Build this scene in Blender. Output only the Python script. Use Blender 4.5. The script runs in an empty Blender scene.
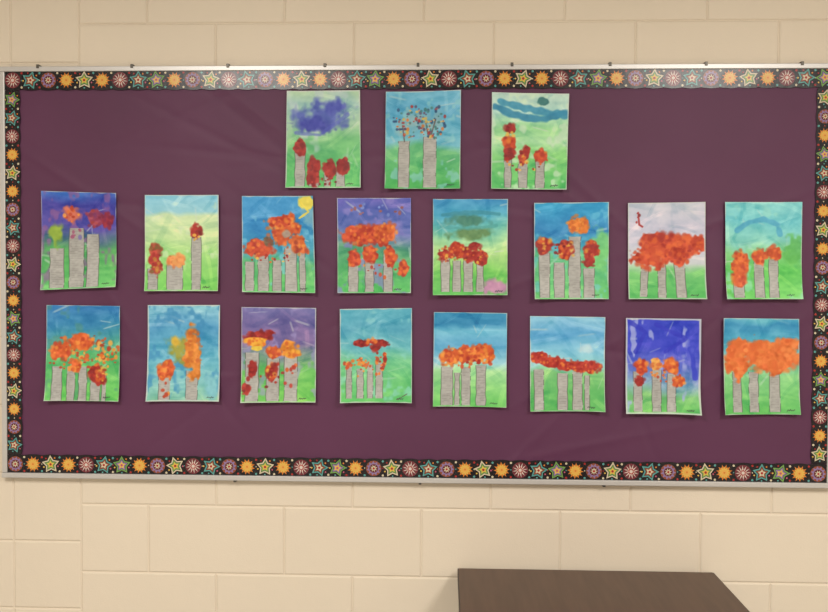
import bpy, math, numpy as np
from mathutils import Matrix, Vector
sc = bpy.context.scene
try:
    sc.view_settings.view_transform = 'Standard'
    sc.view_settings.look = 'None'
except Exception as e:
    print(e)

# ------------------------------------------------------------ colour helpers
def lin(c):
    c = np.asarray(c, dtype=float)/255.0
    return np.where(c <= 0.04045, c/12.92, ((c+0.055)/1.055)**2.4)
def L4(r, g, b):
    v = lin((r, g, b)); return (float(v[0]), float(v[1]), float(v[2]), 1.0)

# ------------------------------------------------------------ camera calibration
BW, BH, BZ = 2.4384, 1.2192, 0.93           # 8 x 4 ft board, bottom height
YB = -0.020
def basis(p):
    cx, cy, cz, ya, pi, ro, f = p
    fw = np.array([-math.sin(ya)*math.cos(pi), math.cos(ya)*math.cos(pi), -math.sin(pi)])
    r0 = np.array([math.cos(ya), math.sin(ya), 0.0])
    u0 = np.cross(r0, fw)
    r = math.cos(ro)*r0 + math.sin(ro)*u0
    u = -math.sin(ro)*r0 + math.cos(ro)*u0
    return r, u, fw
def proj(p, P):
    r, u, fw = basis(p)
    d = np.asarray(P) - np.array(p[:3])
    return np.array([414+p[6]*d.dot(r)/d.dot(fw), 306-p[6]*d.dot(u)/d.dot(fw)])
pts = [((0, YB, BZ+BH), (0, 62.5)), ((BW, YB, BZ+BH), (837, 61)),
       ((0, YB, BZ), (5, 480.5)), ((BW, YB, BZ), (831, 491))]
def resid(p):
    out = []
    for P, q in pts:
        out += list(proj(p, P)-np.array(q))
    out += list(proj(p, np.array(p[:3])+np.array([0, 1.0, 0]))-np.array([446, 283]))
    out.append((p[6]-858)*0.02)
    return np.array(out)
p = np.array([1.3, -2.5, 1.55, 0.037, 0.027, 0.008, 858.0])
for it in range(40):
    r0 = resid(p)
    J = np.zeros((len(r0), 7))
    for i in range(7):
        h = 1e-5*(1 if i < 6 else 100)
        q = p.copy(); q[i] += h
        J[:, i] = (resid(q)-r0)/h
    p = p - np.linalg.lstsq(J, r0, rcond=None)[0]
print('CAM', p, 'res', resid(p))
RR, UU, FW = basis(p)
def wallpt(u, v, y=YB):
    d = FW*p[6] + RR*(u-414) - UU*(v-306)
    t = (y-p[1])/d[1]
    return float(p[0]+d[0]*t), float(p[2]+d[2]*t)

cam_d = bpy.data.cameras.new('camera'); cam = bpy.data.objects.new('camera', cam_d)
sc.collection.objects.link(cam)
M = Matrix.Identity(4)
for i in range(3):
    M[i][0] = RR[i]; M[i][1] = UU[i]; M[i][2] = -FW[i]; M[i][3] = p[i]
cam.matrix_world = M
cam_d.sensor_width = 36; cam_d.lens = p[6]/828*36
cam_d.clip_start = 0.05
sc.camera = cam

# ------------------------------------------------------------ materials
def mat(name, col, rough=0.6, metal=0.0, spec=0.5, attr=None, bump=None, var=None):
    m = bpy.data.materials.new(name); m.use_nodes = True
    nt = m.node_tree; b = nt.nodes['Principled BSDF']
    b.inputs['Base Color'].default_value = col
    b.inputs['Roughness'].default_value = rough
    b.inputs['Metallic'].default_value = metal
    b.inputs['Specular IOR Level'].default_value = spec
    tc = nt.nodes.new('ShaderNodeTexCoord')
    if attr:
        a = nt.nodes.new('ShaderNodeVertexColor'); a.layer_name = attr
        nt.links.new(a.outputs['Color'], b.inputs['Base Color'])
    if var:
        n = nt.nodes.new('ShaderNodeTexNoise'); n.inputs['Scale'].default_value = var[0]
        n.inputs['Detail'].default_value = 5
        mp = nt.nodes.new('ShaderNodeMapping'); mp.inputs['Scale'].default_value = var[2]
        nt.links.new(tc.outputs['Object'], mp.inputs['Vector'])
        nt.links.new(mp.outputs['Vector'], n.inputs['Vector'])
        cr = nt.nodes.new('ShaderNodeValToRGB')
        k = var[1]
        cr.color_ramp.elements[0].position = 0.3; cr.color_ramp.elements[1].position = 0.7
        cr.color_ramp.elements[0].color = (col[0]*(1-k), col[1]*(1-k), col[2]*(1-k), 1)
        cr.color_ramp.elements[1].color = (min(1, col[0]*(1+k)), min(1, col[1]*(1+k)), min(1, col[2]*(1+k)), 1)
        nt.links.new(n.outputs['Fac'], cr.inputs['Fac'])
        nt.links.new(cr.outputs['Color'], b.inputs['Base Color'])
    last = None
    for (s, strength, dist) in (bump or []):
        n = nt.nodes.new('ShaderNodeTexNoise'); n.inputs['Scale'].default_value = s
        n.inputs['Detail'].default_value = 4
        nt.links.new(tc.outputs['Object'], n.inputs['Vector'])
        bp = nt.nodes.new('ShaderNodeBump'); bp.inputs['Strength'].default_value = strength
        bp.inputs['Distance'].default_value = dist
        nt.links.new(n.outputs['Fac'], bp.inputs['Height'])
        if last: nt.links.new(last.outputs['Normal'], bp.inputs['Normal'])
        last = bp
    if last: nt.links.new(last.outputs['Normal'], b.inputs['Normal'])
    return m
S1 = (1, 1, 1)
m_wall = mat('painted_block', L4(219, 206, 187), 0.5, spec=0.35, bump=[(260, 0.3, 0.0015), (18, 0.3, 0.004)], var=(1.6, 0.025, S1))
m_wall2 = mat('painted_plaster', L4(218, 211, 200), 0.7, bump=[(80, 0.1, 0.002)])
m_paper = mat('purple_paper', L4(89, 47, 76), 0.52, spec=0.3, bump=[(2.5, 0.3, 0.02), (9, 0.18, 0.006)], var=(2.2, 0.08, S1))
m_alu = mat('frame_aluminium', L4(196, 193, 190), 0.38, metal=0.4, bump=[(200, 0.05, 0.0005)])
m_screw = mat('screw_steel', L4(90, 86, 80), 0.4, metal=0.8)
m_cork = mat('cork_core', L4(150, 115, 80), 0.9, var=(60, 0.2, S1))
m_border = mat('border_print', (0, 0, 0, 1), 0.26, spec=0.4, attr='Col', bump=[(5, 0.35, 0.01)])
m_paint = mat('tempera_on_paper', (1, 1, 1, 1), 0.5, spec=0.35, attr='Col', bump=[(28, 0.25, 0.004), (110, 0.3, 0.0012)])
m_table = mat('walnut_laminate', L4(84, 62, 50), 0.42, spec=0.4, var=(9, 0.16, (6, 0.5, 1)), bump=[(300, 0.05, 0.0005)])
m_edge = mat('table_edge_band', L4(52, 38, 32), 0.5)
m_leg = mat('table_leg_steel', L4(60, 58, 56), 0.4, metal=0.7)
m_base = mat('rubber_cove_base', L4(55, 45, 42), 0.6)
m_ceil = mat('ceiling_tile', L4(226, 226, 224), 0.9, bump=[(120, 0.4, 0.003)])
m_fix = mat('fixture_white', L4(230, 230, 226), 0.5)

def tile_floor():
    m = bpy.data.materials.new('vinyl_tile_floor'); m.use_nodes = True
    nt = m.node_tree; b = nt.nodes['Principled BSDF']
    tc = nt.nodes.new('ShaderNodeTexCoord')
    br = nt.nodes.new('ShaderNodeTexBrick'); br.offset = 0
    br.inputs['Scale'].default_value = 1; br.inputs['Brick Width'].default_value = 0.305
    br.inputs['Row Height'].default_value = 0.305; br.inputs['Mortar Size'].default_value = 0.0015
    br.inputs['Color1'].default_value = L4(184, 180, 172); br.inputs['Color2'].default_value = L4(174, 170, 162)
    br.inputs['Mortar'].default_value = L4(120, 114, 106)
    nt.links.new(tc.outputs['Object'], br.inputs['Vector'])
    nt.links.new(br.outputs['Color'], b.inputs['Base Color'])
    b.inputs['Roughness'].default_value = 0.35
    return m
m_floor = tile_floor()

# ------------------------------------------------------------ mesh helpers
def link(o, parent=None):
    sc.collection.objects.link(o)
    if parent: o.parent = parent
    return o
def mesh_obj(name, verts, faces, m, parent=None, smooth=False, cols=None):
    me = bpy.data.meshes.new(name); me.from_pydata(verts, [], faces); me.update()
    if cols is not None:
        a = me.color_attributes.new('Col', 'FLOAT_COLOR', 'POINT')
        a.data.foreach_set('color', np.asarray(cols, dtype=np.float32).ravel())
    if smooth:
        me.polygons.foreach_set('use_smooth', [True]*len(me.polygons))
    me.materials.append(m)
    return link(bpy.data.objects.new(name, me), parent)
def box(name, x0, x1, y0, y1, z0, z1, m, parent=None, bevel=0.0):
    v = [(x, y, z) for x in (x0, x1) for y in (y0, y1) for z in (z0, z1)]
    f = [(0, 1, 3, 2), (4, 6, 7, 5), (0, 4, 5, 1), (2, 3, 7, 6), (0, 2, 6, 4), (1, 5, 7, 3)]
    o = mesh_obj(name, v, f, m, parent)
    if bevel:
        b = o.modifiers.new('bevel', 'BEVEL'); b.width = bevel; b.segments = 3
    return o
def empty(name, parent=None):
    o = bpy.data.objects.new(name, None); return link(o, parent)

# ------------------------------------------------------------ room shell
X0, X1, Y0, H = -1.7, 4.3, -4.6, 2.82
box('floor', X0-.1, X1+.1, Y0-.1, 0.1, -0.1, 0, m_floor)
box('ceiling', X0-.1, X1+.1, Y0-.1, 0.1, H, H+.1, m_ceil)
box('wall_left', X0-.1, X0, Y0, 0, 0, H, m_wall2)
box('wall_right', X1, X1+.1, Y0, 0, 0, H, m_wall2)
box('wall_front', X0-.1, X1+.1, Y0-.1, Y0, 0, H, m_wall2)

# back wall: painted concrete block, real raked joints
zj = wallpt(430, 22, 0)[1]
zb = wallpt(430, 509, 0)[1]
pitch = (zj-zb)/7.0
print('course pitch', pitch)
xj1 = wallpt(494, 42, 0)[0]; xj2 = wallpt(779, 42, 0)[0]
bw = (xj2-xj1)/2; print('block', bw)
xsplit = xj1-3*bw
V = []; F = []
G, D = 0.0030, 0.0032
def block(x0, x1, z0, z1):
    if x1-x0 < 0.02 or z1-z0 < 0.02: return
    i = len(V); b = 0.0025
    for (g, y) in ((0.001, D), (G, 0.0010), (G+b, 0.0)):
        V.extend([(x0+g, y, z0+g), (x1-g, y, z0+g), (x1-g, y, z1-g), (x0+g, y, z1-g)])
    for k in (0, 4):
        for j in range(4):
            a = i+k+j; c = i+k+(j+1) % 4
            F.append((a, c, c+4, a+4))
    F.append((i+8, i+9, i+10, i+11))
def courses(xa, xb, z_ref, x_ref, par0):
    k0 = int(math.floor((0-z_ref)/pitch))-1
    for k in range(k0, k0+20):
        z0, z1 = z_ref+k*pitch, z_ref+(k+1)*pitch
        z0, z1 = max(z0, 0), min(z1, H)
        if z1 <= z0: continue
        off = 0.0 if (k+par0) % 2 == 0 else bw/2
        n0 = int(math.floor((xa-x_ref)/bw))-2
        for n in range(n0, n0+24):
            block(max(xa, x_ref+off+n*bw), min(xb, x_ref+off+(n+1)*bw), z0, z1)
courses(xsplit, X1, zj, xj1, 1)
xl = wallpt(12, 300, 0)[0]
zl = wallpt(40, 541, 0)[1]
courses(X0, xl, zl, xl, 0)
k0 = int(math.floor((0-zl)/pitch))-1
for k in range(k0, k0+20):
    block(xl, xsplit, max(0, zl+k*pitch), min(H, zl+(k+1)*pitch))
i = len(V)
V += [(X0, D, 0), (X1, D, 0), (X1, D, H), (X0, D, H), (X0, .15, 0), (X1, .15, 0), (X1, .15, H), (X0, .15, H)]
F += [(i, i+1, i+2, i+3), (i+5, i+4, i+7, i+6), (i+3, i+2, i+6, i+7), (i, i+4, i+5, i+1)]
mesh_obj('wall_back', V, F, m_wall)
box('baseboard_back', X0, X1, -0.006, 0.0, 0, 0.10, m_base, bevel=0.002)

# ------------------------------------------------------------ bulletin board
bb = empty('bulletin_board')
fw_ = 0.015
box('core_panel', fw_*0.5, BW-fw_*0.5, -0.012, -0.0005, BZ+fw_*0.5, BZ+BH-fw_*0.5, m_cork, bb)
box('frame_top', 0, BW, -0.022, -0.0005, BZ+BH-fw_, BZ+BH, m_alu, bb, 0.002)
box('frame_bottom', 0, BW, -0.026, -0.0005, BZ, BZ+fw_, m_alu, bb, 0.002)
box('frame_left', 0, fw_, -0.022, -0.0005, BZ+fw_, BZ+BH-fw_, m_alu, bb, 0.002)
box('frame_right', BW-fw_, BW, -0.022, -0.0005, BZ+fw_, BZ+BH-fw_, m_alu, bb, 0.002)
rng = np.random.RandomState(5)
# hanging clips on the frame
for n, (u, v) in enumerate([(38, 64), (132, 64), (228, 64), (325, 64), (418, 64), (512, 64), (610, 64), (706, 64), (802, 64), (235, 480), (420, 483), (604, 486)]):
    x, z = wallpt(u, v)
    top = v < 200
    zc = BZ+BH if top else BZ
    s = 1 if top else -1
    box('clip_%d' % n, x-0.004, x+0.004, -0.0245, -0.001, min(zc-s*0.006, zc+s*0.005), max(zc-s*0.006, zc+s*0.005), m_screw, bb, 0.001)

def fnoise(ny, nx, gy, gx, rs):
    g = rs.rand(gy+2, gx+2)*2-1
    yy = np.linspace(0, gy, ny); xx = np.linspace(0, gx, nx)
    yi = np.minimum(yy.astype(int), gy); xi = np.minimum(xx.astype(int), gx)
    ty = yy-yi; tx = xx-xi
    ty = (ty*ty*(3-2*ty))[:, None]; tx = (tx*tx*(3-2*tx))[None, :]
    a = g[np.ix_(yi, xi)]; b = g[np.ix_(yi, xi+1)]; c = g[np.ix_(yi+1, xi)]; d = g[np.ix_(yi+1, xi+1)]
    return (a*(1-tx)+b*tx)*(1-ty)+(c*(1-tx)+d*tx)*ty

def grid_mesh(name, PX, PY, PZ, m, parent=None, cols=None):
    ny, nx = PX.shape
    me = bpy.data.meshes.new(name)
    co = np.stack([PX, PY, PZ], -1).reshape(-1, 3).astype(np.float32)
    idx = np.arange(ny*nx).reshape(ny, nx)
    q = np.stack([idx[1:, :-1], idx[1:, 1:], idx[:-1, 1:], idx[:-1, :-1]], -1).reshape(-1, 4)
    me.vertices.add(len(co)); me.vertices.foreach_set('co', co.ravel())
    me.loops.add(q.size); me.loops.foreach_set('vertex_index', q.ravel().astype(np.int32))
    me.polygons.add(len(q)); me.polygons.foreach_set('loop_start', (np.arange(len(q))*4).astype(np.int32))
    me.update(calc_edges=True); me.validate()
    me.polygons.foreach_set('use_smooth', [True]*len(q))
    if cols is not None:
        a = me.color_attributes.new('Col', 'FLOAT_COLOR', 'POINT')
        a.data.foreach_set('color', cols.astype(np.float32).ravel())
    me.materials.append(m)
    return link(bpy.data.objects.new(name, me), parent)

# purple backing paper, slightly rumpled
ny, nx = 200, 400
zz = np.linspace(BZ+BH-fw_, BZ+fw_, ny); xx = np.linspace(fw_, BW-fw_, nx)
PX, PZ = np.meshgrid(xx, zz)
rs = np.random.RandomState(3)
wr = 0.0012*fnoise(ny, nx, 5, 9, rs)+0.0006*fnoise(ny, nx, 12, 24, rs)
for k in range(40):   # creases
    cx, cz = rs.uniform(0.1, BW-0.1), rs.uniform(BZ+.1, BZ+BH-.1)
    a = rs.uniform(-.9, .9) if k % 3 else rs.uniform(0, math.pi); ln = rs.uniform(.08, .35)
    t = (PX-cx)*math.cos(a)+(PZ-cz)*math.sin(a); d = -(PX-cx)*math.sin(a)+(PZ-cz)*math.cos(a)
    wr += 0.0016*np.exp(-(t/ln)**2)*np.exp(-(d/0.012)**2)*rs.choice([-1, 1])
PY = -0.0145+np.clip(wr, -0.0024, 0.0022)
grid_mesh('backing_paper', PX, PY, PZ, m_paper, bb)

# ------------------------------------------------------------ star border trim
V = []; F = []; C = []
def addpoly(pts2, y, col, fan=True):
    i = len(V); c = lin(col)*0.8
    cx = sum(q[0] for q in pts2)/len(pts2); cz = sum(q[1] for q in pts2)/len(pts2)
    V.append((cx, y, cz)); C.append((*c, 1))
    for q in pts2:
        V.append((q[0], y, q[1])); C.append((*c, 1))
    n = len(pts2)
    for j in range(n): F.append((i, i+1+j, i+1+(j+1) % n))
def star(cx, cz, n, r1, r2, rot, y, col):
    P = []
    for j in range(2*n):
        a = rot+math.pi*j/n; r = r1 if j % 2 == 0 else r2
        P.append((cx+r*math.sin(a), cz+r*math.cos(a)))
    addpoly(P, y, col)
def disc(cx, cz, r, y, col, n=10):
    star(cx, cz, n//2, r, r, 0, y, col)
TEAL = (95, 165, 160); CREAM = (222, 208, 176); ORG = (228, 136, 56); YEL = (235, 192, 88); PINK = (196, 95, 120)
RED = (175, 50, 46); GRN = (120, 165, 85); BLK = (24, 18, 22); LAV = (150, 125, 170); BRN = (150, 80, 56); WHT = (226, 212, 200)
def motif(k, cx, cz, rot, base, sc_):
    y1, y2, y3, y4, y5 = [base-0.0003*q for q in range(1, 6)]
    S = sc_
    if k in (0, 3, 5):
        o, i_, c_, d_ = {0: (TEAL, BRN, CREAM, RED), 3: (CREAM, GRN, YEL, RED), 5: (GRN, LAV, YEL, PINK)}[k]
        star(cx, cz, 5, 0.0275*S, 0.0150*S, rot, y1, o)
        star(cx, cz, 5, 0.0205*S, 0.0110*S, rot, y2, BLK)
        star(cx, cz, 5, 0.0185*S, 0.0098*S, rot, y3, i_)
        star(cx, cz, 5, 0.0120*S, 0.0062*S, rot, y4, c_)
        disc(cx, cz, 0.0038*S, y5, d_)
        for j in range(5):
            a = rot+math.pi*(2*j+1)/5
            disc(cx+.0225*S*math.sin(a), cz+.0225*S*math.cos(a), .0026*S, y1, [ORG, PINK, TEAL, YEL, RED][j], 6)
    elif k == 1:
        star(cx, cz, 12, 0.0240*S, 0.0135*S, rot, y1, ORG)
        star(cx, cz, 12, 0.0185*S, 0.0110*S, rot+.26, y2, YEL)
        disc(cx, cz, 0.0085*S, y3, (240, 180, 85))
        disc(cx, cz, 0.003*S, y4, ORG)
    elif k == 2:
        disc(cx, cz, 0.0235*S, y1, (120, 50, 58), 16)
        star(cx, cz, 12, 0.0222*S, 0.0085*S, rot, y2, WHT)
        star(cx, cz, 10, 0.0145*S, 0.0060*S, rot+.3, y3, RED)
        disc(cx, cz, 0.0050*S, y4, WHT)
    elif k == 4:
        disc(cx, cz, 0.0230*S, y1, BRN, 14)
        star(cx, cz, 11, 0.0222*S, 0.0150*S, rot+.2, y2, LAV)
        disc(cx, cz, 0.0130*S, y3, (110, 40, 50), 12)
        star(cx, cz, 8, 0.0115*S, 0.0050*S, rot, y4, CREAM)
        disc(cx, cz, 0.0035*S, y5, RED)
PIT = 0.0535
def strip(ax, az, dx, dz, inx, inz, length, base, start, BDW):
    # strip runs from (ax,az) along (dx,dz); (inx,inz) points into the board
    n = max(1, int(round(length/PIT))); pt = length/n
    steps = n*8
    i = len(V); c = (*lin(BLK), 1)
    for s in range(steps+1):
        t = length*s/steps
        w = BDW-0.003+0.003*abs(math.sin(math.pi*t/pt))
        V.append((ax+dx*t, base, az+dz*t)); V.append((ax+dx*t+inx*w, base, az+dz*t+inz*w)); C.extend([c, c])
    for s in range(steps):
        F.append((i+2*s, i+2*s+1, i+2*s+3, i+2*s+2))
    seq = [2, 0, 4, 1, 3, 1, 2, 0, 5, 1, 4, 3]
    for s in range(n):
        t = pt*(s+.5)
        k = seq[(s+start) % len(seq)]
        motif(k, ax+dx*t+inx*BDW*.49, az+dz*t+inz*BDW*.49, rng.uniform(-.35, .35), base, min(1, BDW/.0555))
        for e in (0.13, 0.5, 0.85):
            tt = pt*(s+1)
            if tt < length-0.01:
                disc(ax+dx*tt+inx*BDW*e, az+dz*tt+inz*BDW*e, 0.0034 if e != .5 else .0018, base-0.0002, [RED, ORG, TEAL, PINK, CREAM, GRN][(s*2+int(e*5)) % 6], 8)
g = fw_-0.003
BT, BS = 0.058, 0.049
strip(g, BZ+BH-g, 1, 0, 0, -1, BW-2*g, -0.0185, 0, BT)
strip(g, BZ+g, 1, 0, 0, 1, BW-2*g, -0.0185, 2, BT)
strip(g, BZ+g+BT, 0, 1, 1, 0, BH-2*g-2*BT, -0.0178, 1, BS)
strip(BW-g, BZ+g+BT, 0, 1, -1, 0, BH-2*g-2*BT, -0.0178, 4, BS)
mesh_obj('star_print_border', V, F, m_border, bb, cols=C)

# ------------------------------------------------------------ paintings
SS = 2.0
PW, PH = 75, 97
class Canvas:
    def __init__(s, seed, margin=1.2):
        s.rs = np.random.RandomState(seed)
        s.nx, s.ny = int(PW*SS), int(PH*SS)
        s.X, s.Y = np.meshgrid(np.linspace(0, PW, s.nx), np.linspace(0, PH, s.ny))
        s.img = np.zeros((s.ny, s.nx, 3)); s.margin = margin
    def n(s, gy, gx):
        return fnoise(s.ny, s.nx, gy, gx, s.rs)
    def brush(s, k, amp):
        # broad translucent watery strokes, darker and lighter washes
        for j in range(k):
            x, y = s.rs.uniform(0, PW), s.rs.uniform(0, PH)
            a = s.rs.normal(0, .5) + (math.pi/2 if s.rs.rand() < .2 else 0)
            L, w = s.rs.uniform(8, 26), s.rs.uniform(1.5, 4)
            t = (s.X-x)*math.cos(a)+(s.Y-y)*math.sin(a)
            d = -(s.X-x)*math.sin(a)+(s.Y-y)*math.cos(a)+.01*t*t*s.rs.uniform(-1, 1)
            e = np.clip((1-np.abs(d)/w)*2.5, 0, 1)*np.clip((1-np.abs(t)/L)*3, 0, 1)*(.75+.25*np.sin(d*4))
            s.img += (e*s.rs.uniform(-amp, amp))[..., None]*np.array([1.3, .8, .6])
        for j in range(7):   # bare paper showing through dry strokes
            x, y = s.rs.uniform(0, PW), s.rs.uniform(0, PH*.75)
            a = s.rs.normal(0, .7); L, w = s.rs.uniform(4, 12), s.rs.uniform(.6, 1.5)
            t = (s.X-x)*math.cos(a)+(s.Y-y)*math.sin(a); d = -(s.X-x)*math.sin(a)+(s.Y-y)*math.cos(a)
            e = np.clip((1-np.abs(d)/w)*2, 0, 1)*np.clip((1-np.abs(t)/L)*3, 0, 1)*s.rs.uniform(.15, .5)
            s.img = s.img*(1-e[..., None])+np.array([205, 214, 210])*e[..., None]
    def bands(s, stops, warp=5, streak=14):
        Yw = s.Y+warp*s.n(4, 4)+warp*.5*s.n(9, 7)
        ys = [a for a, _ in stops]
        for c in range(3):
            s.img[..., c] = np.interp(Yw, ys, [col[c] for _, col in stops])
        st = s.n(30, 7)*.7+s.n(7, 5)*.9+s.n(44, 30)*.35
        s.img += (st*streak)[..., None]*np.array([1.1, .8, .6])
        s.brush(60, 20)
    def mixc(s, a, col, var=10):
        v = (s.n(12, 9)*var*1.1+s.n(34, 26)*var*.9)[..., None]*np.array([1, .9, .7])
        s.img = s.img*(1-a[..., None])+(np.array(col, float)+v)*a[..., None]
    def blob(s, x, y, rx, ry, col, rough=.3, soft=.18, al=1.0, var=10):
        d = np.sqrt(((s.X-x)/rx)**2+((s.Y-y)/ry)**2)
        d = d+rough*s.n(12, 10)+rough*.6*s.n(30, 24)
        s.mixc(np.clip((1-d)/soft, 0, 1)*al, col, var)
    def dabs(s, x, y, rx, ry, cols, n, r=2.2, al=.88, soft=.4):
        for k in range(n):
            a = s.rs.uniform(0, 2*math.pi); q = math.sqrt(s.rs.rand())
            px, py = x+rx*q*math.cos(a), y+ry*q*math.sin(a)
            rr = r*s.rs.uniform(.6, 1.3); r2 = rr*s.rs.uniform(.6, 1.4)
            d = np.sqrt(((s.X-px)/rr)**2+((s.Y-py)/r2)**2)
            aa = np.clip((1-d)/soft, 0, 1)*al
            c = np.array(cols[s.rs.randint(len(cols))], float)+s.rs.uniform(-12, 12)
            s.img = s.img*(1-aa[..., None])+c*aa[..., None]
    def fol(s, x, y, rx, ry, cols, n=None, r=2.6):
        s.blob(x, y, rx*1.08, ry*1.08, cols[0], .35, .22, 1, var=24)
        s.dabs(x, y, rx, ry, cols, int(1.3*(n or int(6+rx*ry/8))), r, .72, .6)
    def trunk(s, x0, x1, y0, y1=96, lean=0):
        cx = (x0+x1)/2+lean*(1-(s.Y-y0)/(y1-y0)); hw = (x1-x0)/2
        d = np.abs(s.X-cx)-hw+.5*s.n(14, 3)
        iny = np.clip((s.Y-y0)*2, 0, 1)*np.clip((y1-s.Y)*2, 0, 1)
        a = np.clip(-d*1.6+.5, 0, 1)*iny
        txt = (.5+.5*np.sin(s.Y*2*math.pi/1.7))*np.clip(.6+s.n(60, 24), 0, 1)*(np.abs(s.X-cx) < hw-1)
        base = 172-26*txt+9*s.n(10, 5)+5*s.n(60, 40)
        col = np.stack([base, base-1, base-5], -1)
        s.img = s.img*(1-a[..., None])+col*a[..., None]
        o = np.clip(1-np.abs(d)/.6, 0, 1)*iny*.7*(s.n(20, 6) > -.5)
        s.img = s.img*(1-o[..., None])+np.array([52, 48, 46])*o[..., None]
    def stroke(s, P, w, col, al=.9, rough=.3):
        d = np.full(s.X.shape, 1e9)
        for (x0, y0), (x1, y1) in zip(P[:-1], P[1:]):
            L = (x1-x0)**2+(y1-y0)**2+1e-9
            t = np.clip(((s.X-x0)*(x1-x0)+(s.Y-y0)*(y1-y0))/L, 0, 1)
            d = np.minimum(d, np.hypot(s.X-x0-t*(x1-x0), s.Y-y0-t*(y1-y0)))
        d = d/w+rough*s.n(16, 14)
        s.mixc(np.clip((1-d)/.4, 0, 1)*al, col, 8)
    def patches(s, col, thr=.25, al=.6, g=(8, 7)):
        m = s.n(*g)*.7+s.n(g[0]*3, g[1]*3)*.4
        s.mixc(np.clip((m-thr)*3.4, 0, 1)*al, col, 6)
    def finish(s, sign=True):
        if sign:
            x = 60+s.rs.uniform(-2, 3)
            P = [(x+k*1.0, 93+(-1)**k*.9*s.rs.rand()) for k in range(8)]
            s.stroke(P, .5, (45, 45, 45), .7, .1)
        m = s.margin+.5*s.n(10, 10)
        e = np.minimum(np.minimum(s.X, PW-s.X), np.minimum(s.Y, PH-s.Y))
        a = np.clip((m-e)*1.2, 0, 1)[..., None]*.85
        s.img = s.img*(1-a)+np.array([200, 204, 200])*a
        c = lin(np.clip(s.img, 12, 232))
        return np.concatenate([c, np.ones(c.shape[:2]+(1,))], -1)

O = [(202, 88, 40), (222, 118, 48), (180, 62, 36), (232, 150, 62)]
OR = [(190, 66, 36), (214, 96, 44), (160, 42, 32), (226, 130, 50)]
R = [(150, 34, 32), (172, 46, 36), (118, 26, 28)]
RY = [(160, 40, 32), (215, 100, 40), (226, 180, 70), (130, 30, 30)]

def p1(c):
    c.bands([(0, (176, 208, 176)), (14, (156, 196, 190)), (35, (160, 200, 170)), (50, (110, 186, 124)), (97, (92, 192, 104))])
    c.patches((190, 206, 210), .3, .6, (5, 5))
    c.blob(37, 25, 31, 19, (76, 90, 180), .35, .5, .9, 14); c.blob(28, 34, 22, 9, (58, 64, 166), .35, .5, .9, 14)
    c.blob(50, 16, 18, 8, (70, 80, 176), .35, .6, .9, 14); c.stroke([(10, 42), (34, 44), (62, 24)], 2.4, (84, 96, 190), .6)
    for x0, x1, y in ((9, 19, 58), (23, 33, 78), (38, 45, 78), (50, 59, 80)): c.trunk(x0, x1, y)
    c.fol(14, 56, 5.5, 8, R); c.fol(28, 80, 8, 14, R, 20); c.fol(43, 78, 6, 9, R); c.fol(57, 76, 6, 8, R)
    c.dabs(40, 88, 20, 6, R, 12, 1.6)
def p2(c):
    c.bands([(0, (110, 182, 212)), (20, (84, 164, 202)), (50, (110, 184, 206)), (58, (96, 180, 124)), (97, (72, 174, 88))], 4, 12)
    c.patches((136, 198, 206), .3, .6); c.blob(23, 34, 17, 16, (150, 170, 166), .5, .9, .55); c.blob(46, 32, 15, 16, (150, 170, 166), .5, .9, .55)
    c.trunk(13, 24, 49); c.trunk(38, 51, 45)
    c.stroke([(43, 46), (40, 30)], .8, (90, 80, 80)); c.stroke([(45, 46), (50, 28)], .8, (90, 80, 80)); c.stroke([(19, 50), (17, 34)], .8, (90, 80, 80))
    cols = [(40, 80, 120), (160, 60, 60), (60, 120, 120), (206, 120, 60), (90, 80, 110), (210, 180, 90)]
    c.dabs(24, 30, 17, 16, cols, 64, 1.6); c.dabs(47, 30, 15, 17, cols, 64, 1.6)
def p3(c):
    c.bands([(0, (194, 220, 206)), (18, (174, 216, 206)), (35, (150, 214, 150)), (50, (166, 220, 170)), (60, (120, 200, 120)), (97, (84, 186, 98))])
    c.patches((200, 226, 200), .2, .7)
    c.stroke([(3, 14), (20, 21), (36, 26), (54, 25), (70, 19)], 4.5, (42, 128, 168)); c.stroke([(8, 9), (30, 15), (55, 19), (72, 22)], 4.2, (50, 138, 176), .85)
    c.blob(49, 8, 7, 5, (60, 120, 120), .3)
    for x0, x1, y in ((13, 20, 56), (27, 36, 64), (44, 53, 66)): c.trunk(x0, x1, y)
    c.fol(18, 36, 6, 5.5, R); c.fol(17, 50, 7, 7, OR); c.fol(18, 62, 6, 6, R); c.fol(32, 62, 6, 9, RY); c.fol(49, 63, 6, 7, OR)
    c.dabs(32, 72, 20, 7, RY, 14, 1.5); c.dabs(17, 44, 5, 5, [(226, 190, 90)], 4, 2)
def p4(c):
    c.bands([(0, (62, 110, 196)), (12, (62, 60, 160)), (35, (84, 76, 168)), (46, (70, 110, 130)), (58, (80, 164, 94)), (97, (100, 194, 104))])
    c.patches((140, 90, 150), .3, .7)
    c.trunk(8, 22, 56); c.trunk(27, 42, 36); c.trunk(45, 57, 42)
    c.blob(14, 42, 8, 13, (140, 170, 60), .3, .4); c.blob(30, 22, 9, 9, (205, 110, 90), .4, .5); c.dabs(30, 22, 8, 8, O, 12, 1.8)
    c.fol(52, 26, 9, 9, [(140, 50, 80), (165, 60, 60), (110, 40, 90)]); c.fol(66, 28, 6, 8, [(150, 40, 60), (120, 30, 70)])
    c.dabs(34, 42, 5, 6, [(110, 100, 160), (150, 80, 110)], 8, 2)
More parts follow.
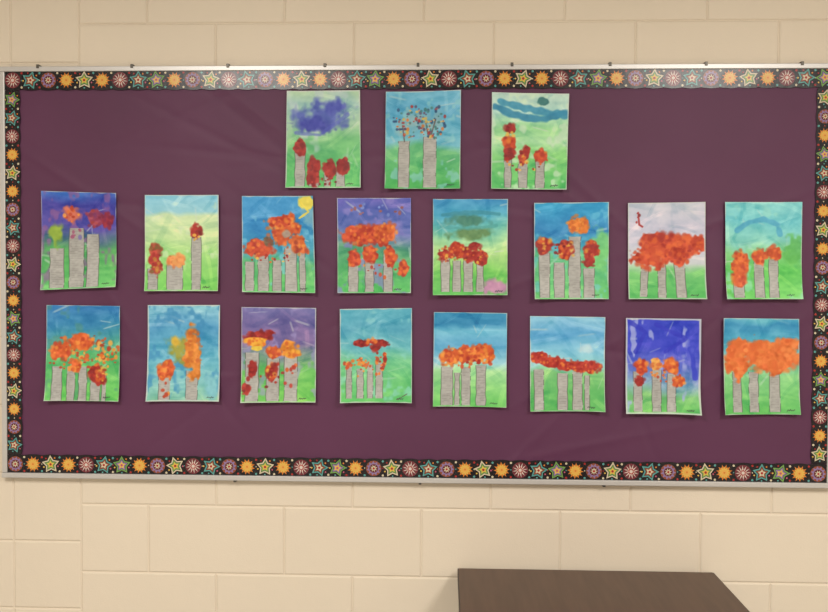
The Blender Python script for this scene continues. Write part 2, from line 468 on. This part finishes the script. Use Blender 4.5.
def p5(c):
    c.bands([(0, (128, 196, 222)), (17, (150, 206, 222)), (22, (200, 224, 180)), (45, (184, 218, 158)), (58, (156, 214, 130)), (97, (112, 200, 88))], 3, 8)
    c.patches((214, 230, 196), .35, .5)
    c.trunk(3, 13, 74); c.trunk(22, 38, 70); c.trunk(47, 57, 42)
    c.fol(11, 56, 6, 7, [(150, 60, 36), (120, 90, 40)]); c.fol(11, 70, 7, 13, [(165, 42, 34), (110, 90, 44), (190, 140, 50), (130, 34, 30)])
    c.fol(31, 67, 9, 7, [(224, 146, 84), (230, 165, 100), (205, 110, 60)]); c.fol(52, 36, 5.5, 7.5, R); c.dabs(52, 44, 4, 5, [(220, 170, 60)], 4, 2)
def p6(c):
    c.bands([(0, (66, 154, 212)), (30, (46, 136, 198)), (56, (76, 166, 196)), (66, (84, 174, 116)), (97, (90, 194, 100))])
    c.patches((120, 194, 226), .3, .6); c.blob(70, 20, 10, 14, (130, 180, 196), .3, .5, .7)
    c.blob(70, 6, 10, 8, (228, 214, 90), .3, .3); c.stroke([(60, 4), (70, 16), (60, 22)], 1.2, (230, 210, 80))
    for x0, x1, y in ((3, 12, 66), (16, 27, 60), (31, 40, 64), (44, 56, 52), (59, 65, 56)): c.trunk(x0, x1, y)
    c.fol(43, 34, 17, 16, O, 40); c.blob(46, 38, 6, 4, (150, 170, 170), .4, .4, .7); c.fol(15, 52, 14, 9, OR, 24); c.fol(40, 26, 10, 6, OR)
    c.fol(60, 50, 8, 9, [(205, 100, 44), (224, 150, 60), (150, 50, 36)]); c.dabs(30, 62, 26, 6, RY, 16, 1.7); c.fol(26, 46, 6, 5, [(100, 80, 60), (150, 60, 40)])
def p7(c):
    c.bands([(0, (92, 92, 184)), (18, (76, 96, 178)), (34, (100, 114, 186)), (52, (80, 156, 120)), (97, (86, 190, 96))])
    c.patches((134, 126, 200), .25, .7); c.dabs(40, 10, 34, 9, [(150, 90, 90), (120, 140, 208)], 16, 2)
    for x0, x1, y in ((11, 21, 60), (28, 37, 58), (47, 56, 56)): c.trunk(x0, x1, y)
    c.fol(30, 38, 26, 10, OR, 60); c.fol(50, 34, 12, 10, O, 24); c.fol(33, 56, 8, 10, OR); c.fol(54, 58, 7, 10, OR); c.fol(16, 62, 6, 8, OR); c.fol(67, 72, 5, 8, OR)
    c.dabs(40, 74, 32, 8, OR, 12, 2)
def p8(c):
    c.bands([(0, (62, 146, 200)), (14, (76, 168, 204)), (28, (100, 184, 180)), (40, (150, 210, 166)), (55, (170, 216, 140)), (72, (110, 194, 90)), (97, (84, 180, 84))])
    c.blob(34, 22, 25, 8, (62, 122, 104), .35, .5, .9); c.blob(34, 35, 27, 6.5, (92, 130, 80), .35, .5, .9); c.stroke([(10, 16), (40, 13), (66, 15)], 2.5, (56, 136, 150), .6)
    c.stroke([(8, 28), (36, 30), (64, 27)], 2, (70, 150, 150), .5)
    c.blob(63, 90, 14, 9, (190, 126, 176), .3, .5, .9)
    for x0, x1, y in ((8, 17, 60), (20, 28, 62), (31, 40, 62), (44, 51, 64)): c.trunk(x0, x1, y, 94)
    for x, y in ((13, 56), (24, 53), (35, 55), (47, 58)): c.fol(x, y, 8, 8, RY if x != 24 else OR, 18, 1.9)
    c.fol(42, 48, 6, 4, R)
def p9(c):
    c.bands([(0, (40, 154, 206)), (28, (36, 126, 188)), (44, (74, 166, 196)), (52, (90, 184, 136)), (97, (110, 200, 114))])
    c.patches((106, 194, 224), .3, .5); c.blob(68, 48, 14, 22, (120, 204, 124), .3, .4, .9)
    c.trunk(5, 16, 50); c.trunk(20, 31, 60); c.trunk(35, 47, 34); c.trunk(50, 61, 66)
    c.fol(43, 22, 10, 9, [(216, 120, 44), (226, 144, 56), (200, 96, 40)], 20); c.fol(10, 43, 8, 8, RY, 22); c.fol(33, 48, 8, 9, [RY[0], RY[1], R[2], RY[2]], 22)
    c.fol(57, 48, 8, 9, RY, 20); c.fol(55, 60, 6, 7, R); c.dabs(26, 46, 6, 6, R, 8, 2)
def p10(c):
    c.bands([(0, (198, 202, 214)), (20, (186, 190, 212)), (45, (198, 200, 220)), (62, (202, 208, 212)), (70, (112, 194, 114)), (97, (78, 178, 88))], 4, 10)
    c.trunk(11, 18, 64, 95, 2); c.trunk(29, 37, 58); c.trunk(47, 57, 56, 96, -2)
    c.fol(40, 43, 32, 12, OR[:3], 70, 3.5); c.fol(22, 55, 17, 12, OR[:2]+[(196, 76, 40)], 36, 3.5); c.fol(50, 54, 14, 8, OR[:3], 20)
    c.fol(68, 40, 6, 8, OR[:2]); c.stroke([(10, 10), (11, 22), (14, 24)], 1.5, (170, 50, 50)); c.dabs(10, 16, 2, 7, R, 4, 1.3)
def p11(c):
    c.bands([(0, (130, 208, 210)), (20, (112, 200, 210)), (38, (134, 208, 196)), (50, (130, 206, 134)), (70, (92, 194, 88)), (97, (110, 204, 100))])
    c.stroke([(12, 28), (24, 20), (38, 17), (52, 23), (54, 32)], 3, (78, 166, 200)); c.patches((154, 218, 206), .35, .5); c.blob(68, 50, 10, 20, (90, 180, 84), .4, .4, .8)
    c.trunk(8, 18, 78); c.trunk(29, 38, 58); c.trunk(43, 52, 57)
    c.fol(16, 57, 8, 9, O[:3]); c.fol(14, 72, 8, 13, O[:3], 30); c.fol(35, 52, 8, 8, O[:3]); c.fol(48, 51, 7, 7, O[:3])
def p12(c):
    c.bands([(0, (50, 124, 188)), (16, (46, 130, 180)), (32, (72, 156, 170)), (48, (90, 180, 116)), (97, (100, 194, 88))])
    c.patches((76, 140, 120), .3, .5)
    for x0, x1, y in ((6, 16, 62), (21, 29, 62), (33, 41, 62), (45, 55, 66), (57, 61, 70)): c.trunk(x0, x1, y, 97)
    c.dabs(38, 44, 36, 15, O+[(226, 170, 80), (150, 90, 50)], 90, 2.4); c.dabs(30, 60, 30, 6, O, 20, 2.2)
    c.fol(14, 46, 11, 9, O, 16); c.fol(36, 38, 13, 8, O, 16); c.fol(54, 70, 9, 9, RY, 26); c.fol(30, 62, 5, 6, O); c.dabs(62, 52, 10, 10, O, 14)
def p13(c):
    c.bands([(0, (124, 190, 212)), (20, (80, 154, 200)), (50, (96, 176, 204)), (80, (114, 184, 190)), (97, (134, 194, 156))], 5, 16)
    c.patches((54, 134, 186), .2, .7); c.blob(66, 80, 9, 16, (120, 186, 200), .3, .5)
    c.trunk(12, 24, 72); c.trunk(40, 52, 66)
    c.blob(32, 46, 13, 15, (150, 152, 66), .4, .5); c.fol(47, 48, 10, 22, [(206, 122, 44), (220, 140, 60), (190, 96, 40)], 40); c.fol(20, 66, 9, 10, O)
    c.blob(28, 36, 7, 6, (206, 170, 60), .4, .5); c.dabs(20, 86, 4, 8, O, 5)
def p14(c):
    c.bands([(0, (112, 110, 170)), (18, (98, 90, 152)), (40, (124, 106, 160)), (52, (122, 154, 140)), (64, (96, 180, 94)), (97, (110, 194, 84))])
    c.patches((154, 146, 200), .25, .6)
    for x0, x1, y in ((4, 17, 46), (25, 38, 52), (43, 56, 48)): c.trunk(x0, x1, y)
    c.fol(17, 30, 14, 6, R, 22); c.fol(15, 36, 10, 5, [(226, 160, 50), (214, 100, 40)]); c.blob(15, 42, 8, 3, (220, 190, 70), .3)
    c.fol(32, 46, 7, 6, O); c.fol(50, 43, 8, 8, [(222, 140, 50), (232, 170, 60), (200, 90, 40)]); c.fol(11, 62, 4, 8, R, 6); c.fol(31, 66, 6, 11, RY, 16)
    c.dabs(50, 62, 5, 6, OR, 6); c.dabs(36, 74, 30, 8, R, 10, 2); c.fol(5, 84, 4, 6, R)
def p15(c):
    c.bands([(0, (92, 176, 198)), (20, (84, 164, 192)), (40, (104, 184, 194)), (54, (112, 194, 146)), (97, (90, 188, 96))], 5, 14)
    c.patches((136, 204, 208), .3, .5)
    for x0, x1, y in ((6, 12, 60), (17, 24, 62), (28, 34, 58), (37, 44, 56)): c.trunk(x0, x1, y, 93)
    c.fol(22, 36, 8, 3, R); c.fol(44, 36, 8, 3.5, R); c.fol(36, 41, 6, 2.5, R); c.fol(32, 34, 5, 2.5, OR)
    c.dabs(10, 58, 6, 5, O, 14, 2); c.dabs(27, 56, 12, 5, O, 20, 2); c.dabs(42, 54, 7, 10, OR, 20, 2); c.dabs(26, 66, 16, 5, O, 8, 1.5); c.stroke([(60, 94), (70, 88)], .6, (90, 60, 70))
def p16(c):
    c.bands([(0, (54, 144, 188)), (12, (50, 136, 184)), (20, (114, 190, 220)), (34, (88, 164, 208)), (50, (144, 204, 220)), (60, (154, 214, 156)), (97, (104, 194, 96))], 3, 10)
    for x0, x1, y in ((8, 20, 56), (29, 38, 56), (44, 54, 54)): c.trunk(x0, x1, y, 96)
    c.trunk(22, 27, 62, 96)
    c.fol(17, 46, 11, 9, O, 34); c.fol(34, 43, 12, 9, O, 30); c.fol(52, 43, 11, 9, O, 30); c.dabs(34, 52, 26, 5, OR, 20, 2)
def p17(c):
    c.bands([(0, (132, 194, 224)), (18, (88, 164, 214)), (36, (134, 200, 226)), (50, (144, 204, 208)), (58, (122, 194, 124)), (97, (80, 174, 84))], 4, 12)
    c.blob(55, 34, 12, 6, (194, 218, 226), .4, .6, .7)
    for x0, x1, y in ((4, 14, 54), (28, 38, 58), (43, 53, 56), (55, 60, 60)): c.trunk(x0, x1, y, 96)
    for x, y, r in ((10, 43, 9), (22, 46, 10), (36, 50, 10), (50, 51, 10), (63, 51, 9)): c.fol(x, y, r, 6, [R[1], OR[0], R[0], OR[3]], 20, 2)
def p18(c):
    c.bands([(0, (48, 64, 196)), (30, (60, 70, 204)), (52, (88, 106, 204)), (66, (134, 174, 196)), (78, (112, 184, 114)), (97, (100, 188, 94))], 5, 16)
    c.patches((160, 170, 226), .36, .8, (6, 9)); c.stroke([(4, 4), (20, 14), (10, 34)], 2.6, (34, 42, 184), .7); c.stroke([(30, 6), (60, 20), (40, 34)], 2.6, (40, 46, 190), .7); c.stroke([(66, 30), (70, 60)], 3, (54, 66, 200))
    for x0, x1, y in ((8, 17, 54), (27, 36, 52), (42, 51, 56)): c.trunk(x0, x1, y, 95)
    c.fol(16, 49, 7, 7, OR, 22); c.fol(31, 47, 6, 6, [(226, 160, 80), (210, 110, 60)]); c.fol(46, 49, 7, 8, O, 20); c.fol(14, 64, 5, 5, R); c.fol(54, 64, 6, 6, O); c.dabs(40, 58, 16, 7, O, 14, 1.8)
def p19(c):
    c.bands([(0, (114, 194, 212)), (8, (56, 144, 190)), (22, (74, 164, 198)), (44, (124, 200, 196)), (60, (132, 204, 136)), (97, (92, 184, 88))], 4, 12)
    for x0, x1, y in ((9, 18, 54), (26, 35, 54), (46, 56, 54)): c.trunk(x0, x1, y, 95)
    for x, y, rx, ry in ((14, 42, 13, 20), (37, 38, 14, 17), (62, 37, 14, 17), (50, 44, 10, 12)):
        c.fol(x, y, rx, ry, [(218, 112, 54), (212, 98, 46), (228, 132, 68)], 40, 4)

paintings = [
 (p1, (287, 91), (360, 90), (361, 188), (286, 188), 1.2), (p2, (386, 92), (461, 90), (460, 189), (385, 189), .8), (p3, (492, 92), (569, 94), (566, 190), (491, 189), .9),
 (p4, (42, 191), (116, 193), (117, 287), (43, 290), .7), (p5, (145, 195), (219, 195), (219, 291), (146, 291), 1.0), (p6, (242, 196), (313, 196), (316, 293), (243, 292), .9),
 (p7, (337, 198), (411, 198), (411, 293), (338, 293), .8), (p8, (433, 199), (508, 199), (507, 295), (433, 295), .7), (p9, (534, 203), (609, 202), (608, 299), (534, 299), .9),
 (p10, (628, 203), (705, 202), (705, 299), (628, 299), 1.2), (p11, (725, 202), (802, 202), (801, 299), (725, 299), .7),
 (p12, (47, 305), (120, 306), (120, 401), (47, 400), .7), (p13, (148, 305), (220, 305), (220, 401), (147, 401), 1.6), (p14, (242, 307), (316, 308), (316, 402), (242, 402), 1.0),
 (p15, (340, 309), (412, 308), (412, 402), (341, 402), 1.1), (p16, (434, 312), (507, 313), (506, 407), (433, 406), .7), (p17, (530, 316), (605, 317), (604, 411), (530, 411), .9),
 (p18, (626, 318), (701, 319), (699, 414), (625, 413), 2.0), (p19, (723, 318), (799, 319), (799, 414), (723, 414), .8)]
for k, (fn, tl, tr, br, bl, mg) in enumerate(paintings):
    c = Canvas(100+k, mg); fn(c); cols = c.finish()
    s, t = np.meshgrid(np.linspace(0, 1, c.nx), np.linspace(0, 1, c.ny))
    q = [wallpt(*a, y=-0.022) for a in (tl, tr, br, bl)]
    PX = q[0][0]*(1-s)*(1-t)+q[1][0]*s*(1-t)+q[2][0]*s*t+q[3][0]*(1-s)*t
    PZ = q[0][1]*(1-s)*(1-t)+q[1][1]*s*(1-t)+q[2][1]*s*t+q[3][1]*(1-s)*t
    r = np.random.RandomState(900+k)
    lift = 0.0012+0.0022*(1+fnoise(c.ny, c.nx, 3, 3, r))
    lift += r.uniform(.005, .014)*t**5 + r.uniform(.001, .008)*s**6+r.uniform(.001, .008)*(1-s)**6
    lift += r.uniform(0, .012)*(s*t)**5+r.uniform(0, .012)*((1-s)*t)**5
    cx_, cz_ = PX.mean(), PZ.mean()
    o = grid_mesh('childrens_painting' if k == 0 else 'childrens_painting.%03d' % k, PX-cx_, -lift, PZ-cz_, m_paint, None, cols)
    o.location = (cx_, -0.0169, cz_)

# ------------------------------------------------------------ table
tl = wallpt(458.5, 568, -0.03); trr = wallpt(713, 572, -0.03)
TZ = (tl[1]+trr[1])/2
tx0, tx1 = tl[0], trr[0]
print('table z', TZ, 'x', tx0, tx1)
tb = empty('rectangular_table')
ty1, ty0 = -0.03, -1.55
TH = 0.028
top = box('tabletop', tx0, tx1, ty0, ty1, TZ-TH, TZ, m_table, tb)
bm = top.modifiers.new('b', 'BEVEL'); bm.width = 0.003; bm.segments = 3
box('edge_band_left', tx0-0.003, tx0+0.0015, ty0-0.002, ty1+0.002, TZ-TH-0.001, TZ-0.002, m_edge, tb, .001)
box('edge_band_right', tx1-0.0015, tx1+0.003, ty0-0.002, ty1+0.002, TZ-TH-0.001, TZ-0.002, m_edge, tb, .001)
box('edge_band_back', tx0, tx1, ty1-0.0015, ty1+0.003, TZ-TH-0.001, TZ-0.002, m_edge, tb, .001)
box('edge_band_front', tx0, tx1, ty0-0.003, ty0+0.0015, TZ-TH-0.001, TZ-0.002, m_edge, tb, .001)
box('apron_left', tx0+.05, tx0+.07, ty0+.08, ty1-.08, TZ-.09, TZ-TH, m_leg, tb)
box('apron_right', tx1-.07, tx1-.05, ty0+.08, ty1-.08, TZ-.09, TZ-TH, m_leg, tb)
box('apron_back', tx0+.06, tx1-.06, ty1-.09, ty1-.07, TZ-.09, TZ-TH, m_leg, tb)
box('apron_front', tx0+.06, tx1-.06, ty0+.07, ty0+.09, TZ-.09, TZ-TH, m_leg, tb)
n = 1
for x in (tx0+.06, tx1-.06):
    for y in (ty0+.08, ty1-.08):
        box('leg_%d' % n, x-.02, x+.02, y-.02, y+.02, 0.012, TZ-TH, m_leg, tb, .006)
        box('foot_%d' % n, x-.023, x+.023, y-.023, y+.023, 0.0, 0.014, m_edge, tb, .004); n += 1

# ------------------------------------------------------------ ceiling light fixtures
def fixture(k, cx, cy, w=0.6, d=1.2, power=60):
    f = empty('ceiling_light_fixture' if k == 0 else 'ceiling_light_fixture.%03d' % k)
    box('housing', cx-w/2-.02, cx+w/2+.02, cy-d/2-.02, cy+d/2+.02, H-0.03, H, m_fix, f, .004)
    ld = bpy.data.lights.new('tube_light', 'AREA'); ld.shape = 'RECTANGLE'; ld.size = w; ld.size_y = d
    ld.energy = power; ld.color = (1.0, 0.96, 0.90)
    lo = bpy.data.objects.new('tube_light', ld); link(lo, f); lo.location = (cx, cy, H-0.034)
PWR = 82
fixture(0, p[0]-1.1, -2.7, power=PWR)
fixture(1, p[0]+1.45, -2.7, power=PWR)
w = bpy.data.worlds.new('World'); sc.world = w; w.use_nodes = True
w.node_tree.nodes['Background'].inputs[0].default_value = (.5, .48, .45, 1)
w.node_tree.nodes['Background'].inputs[1].default_value = 0.2
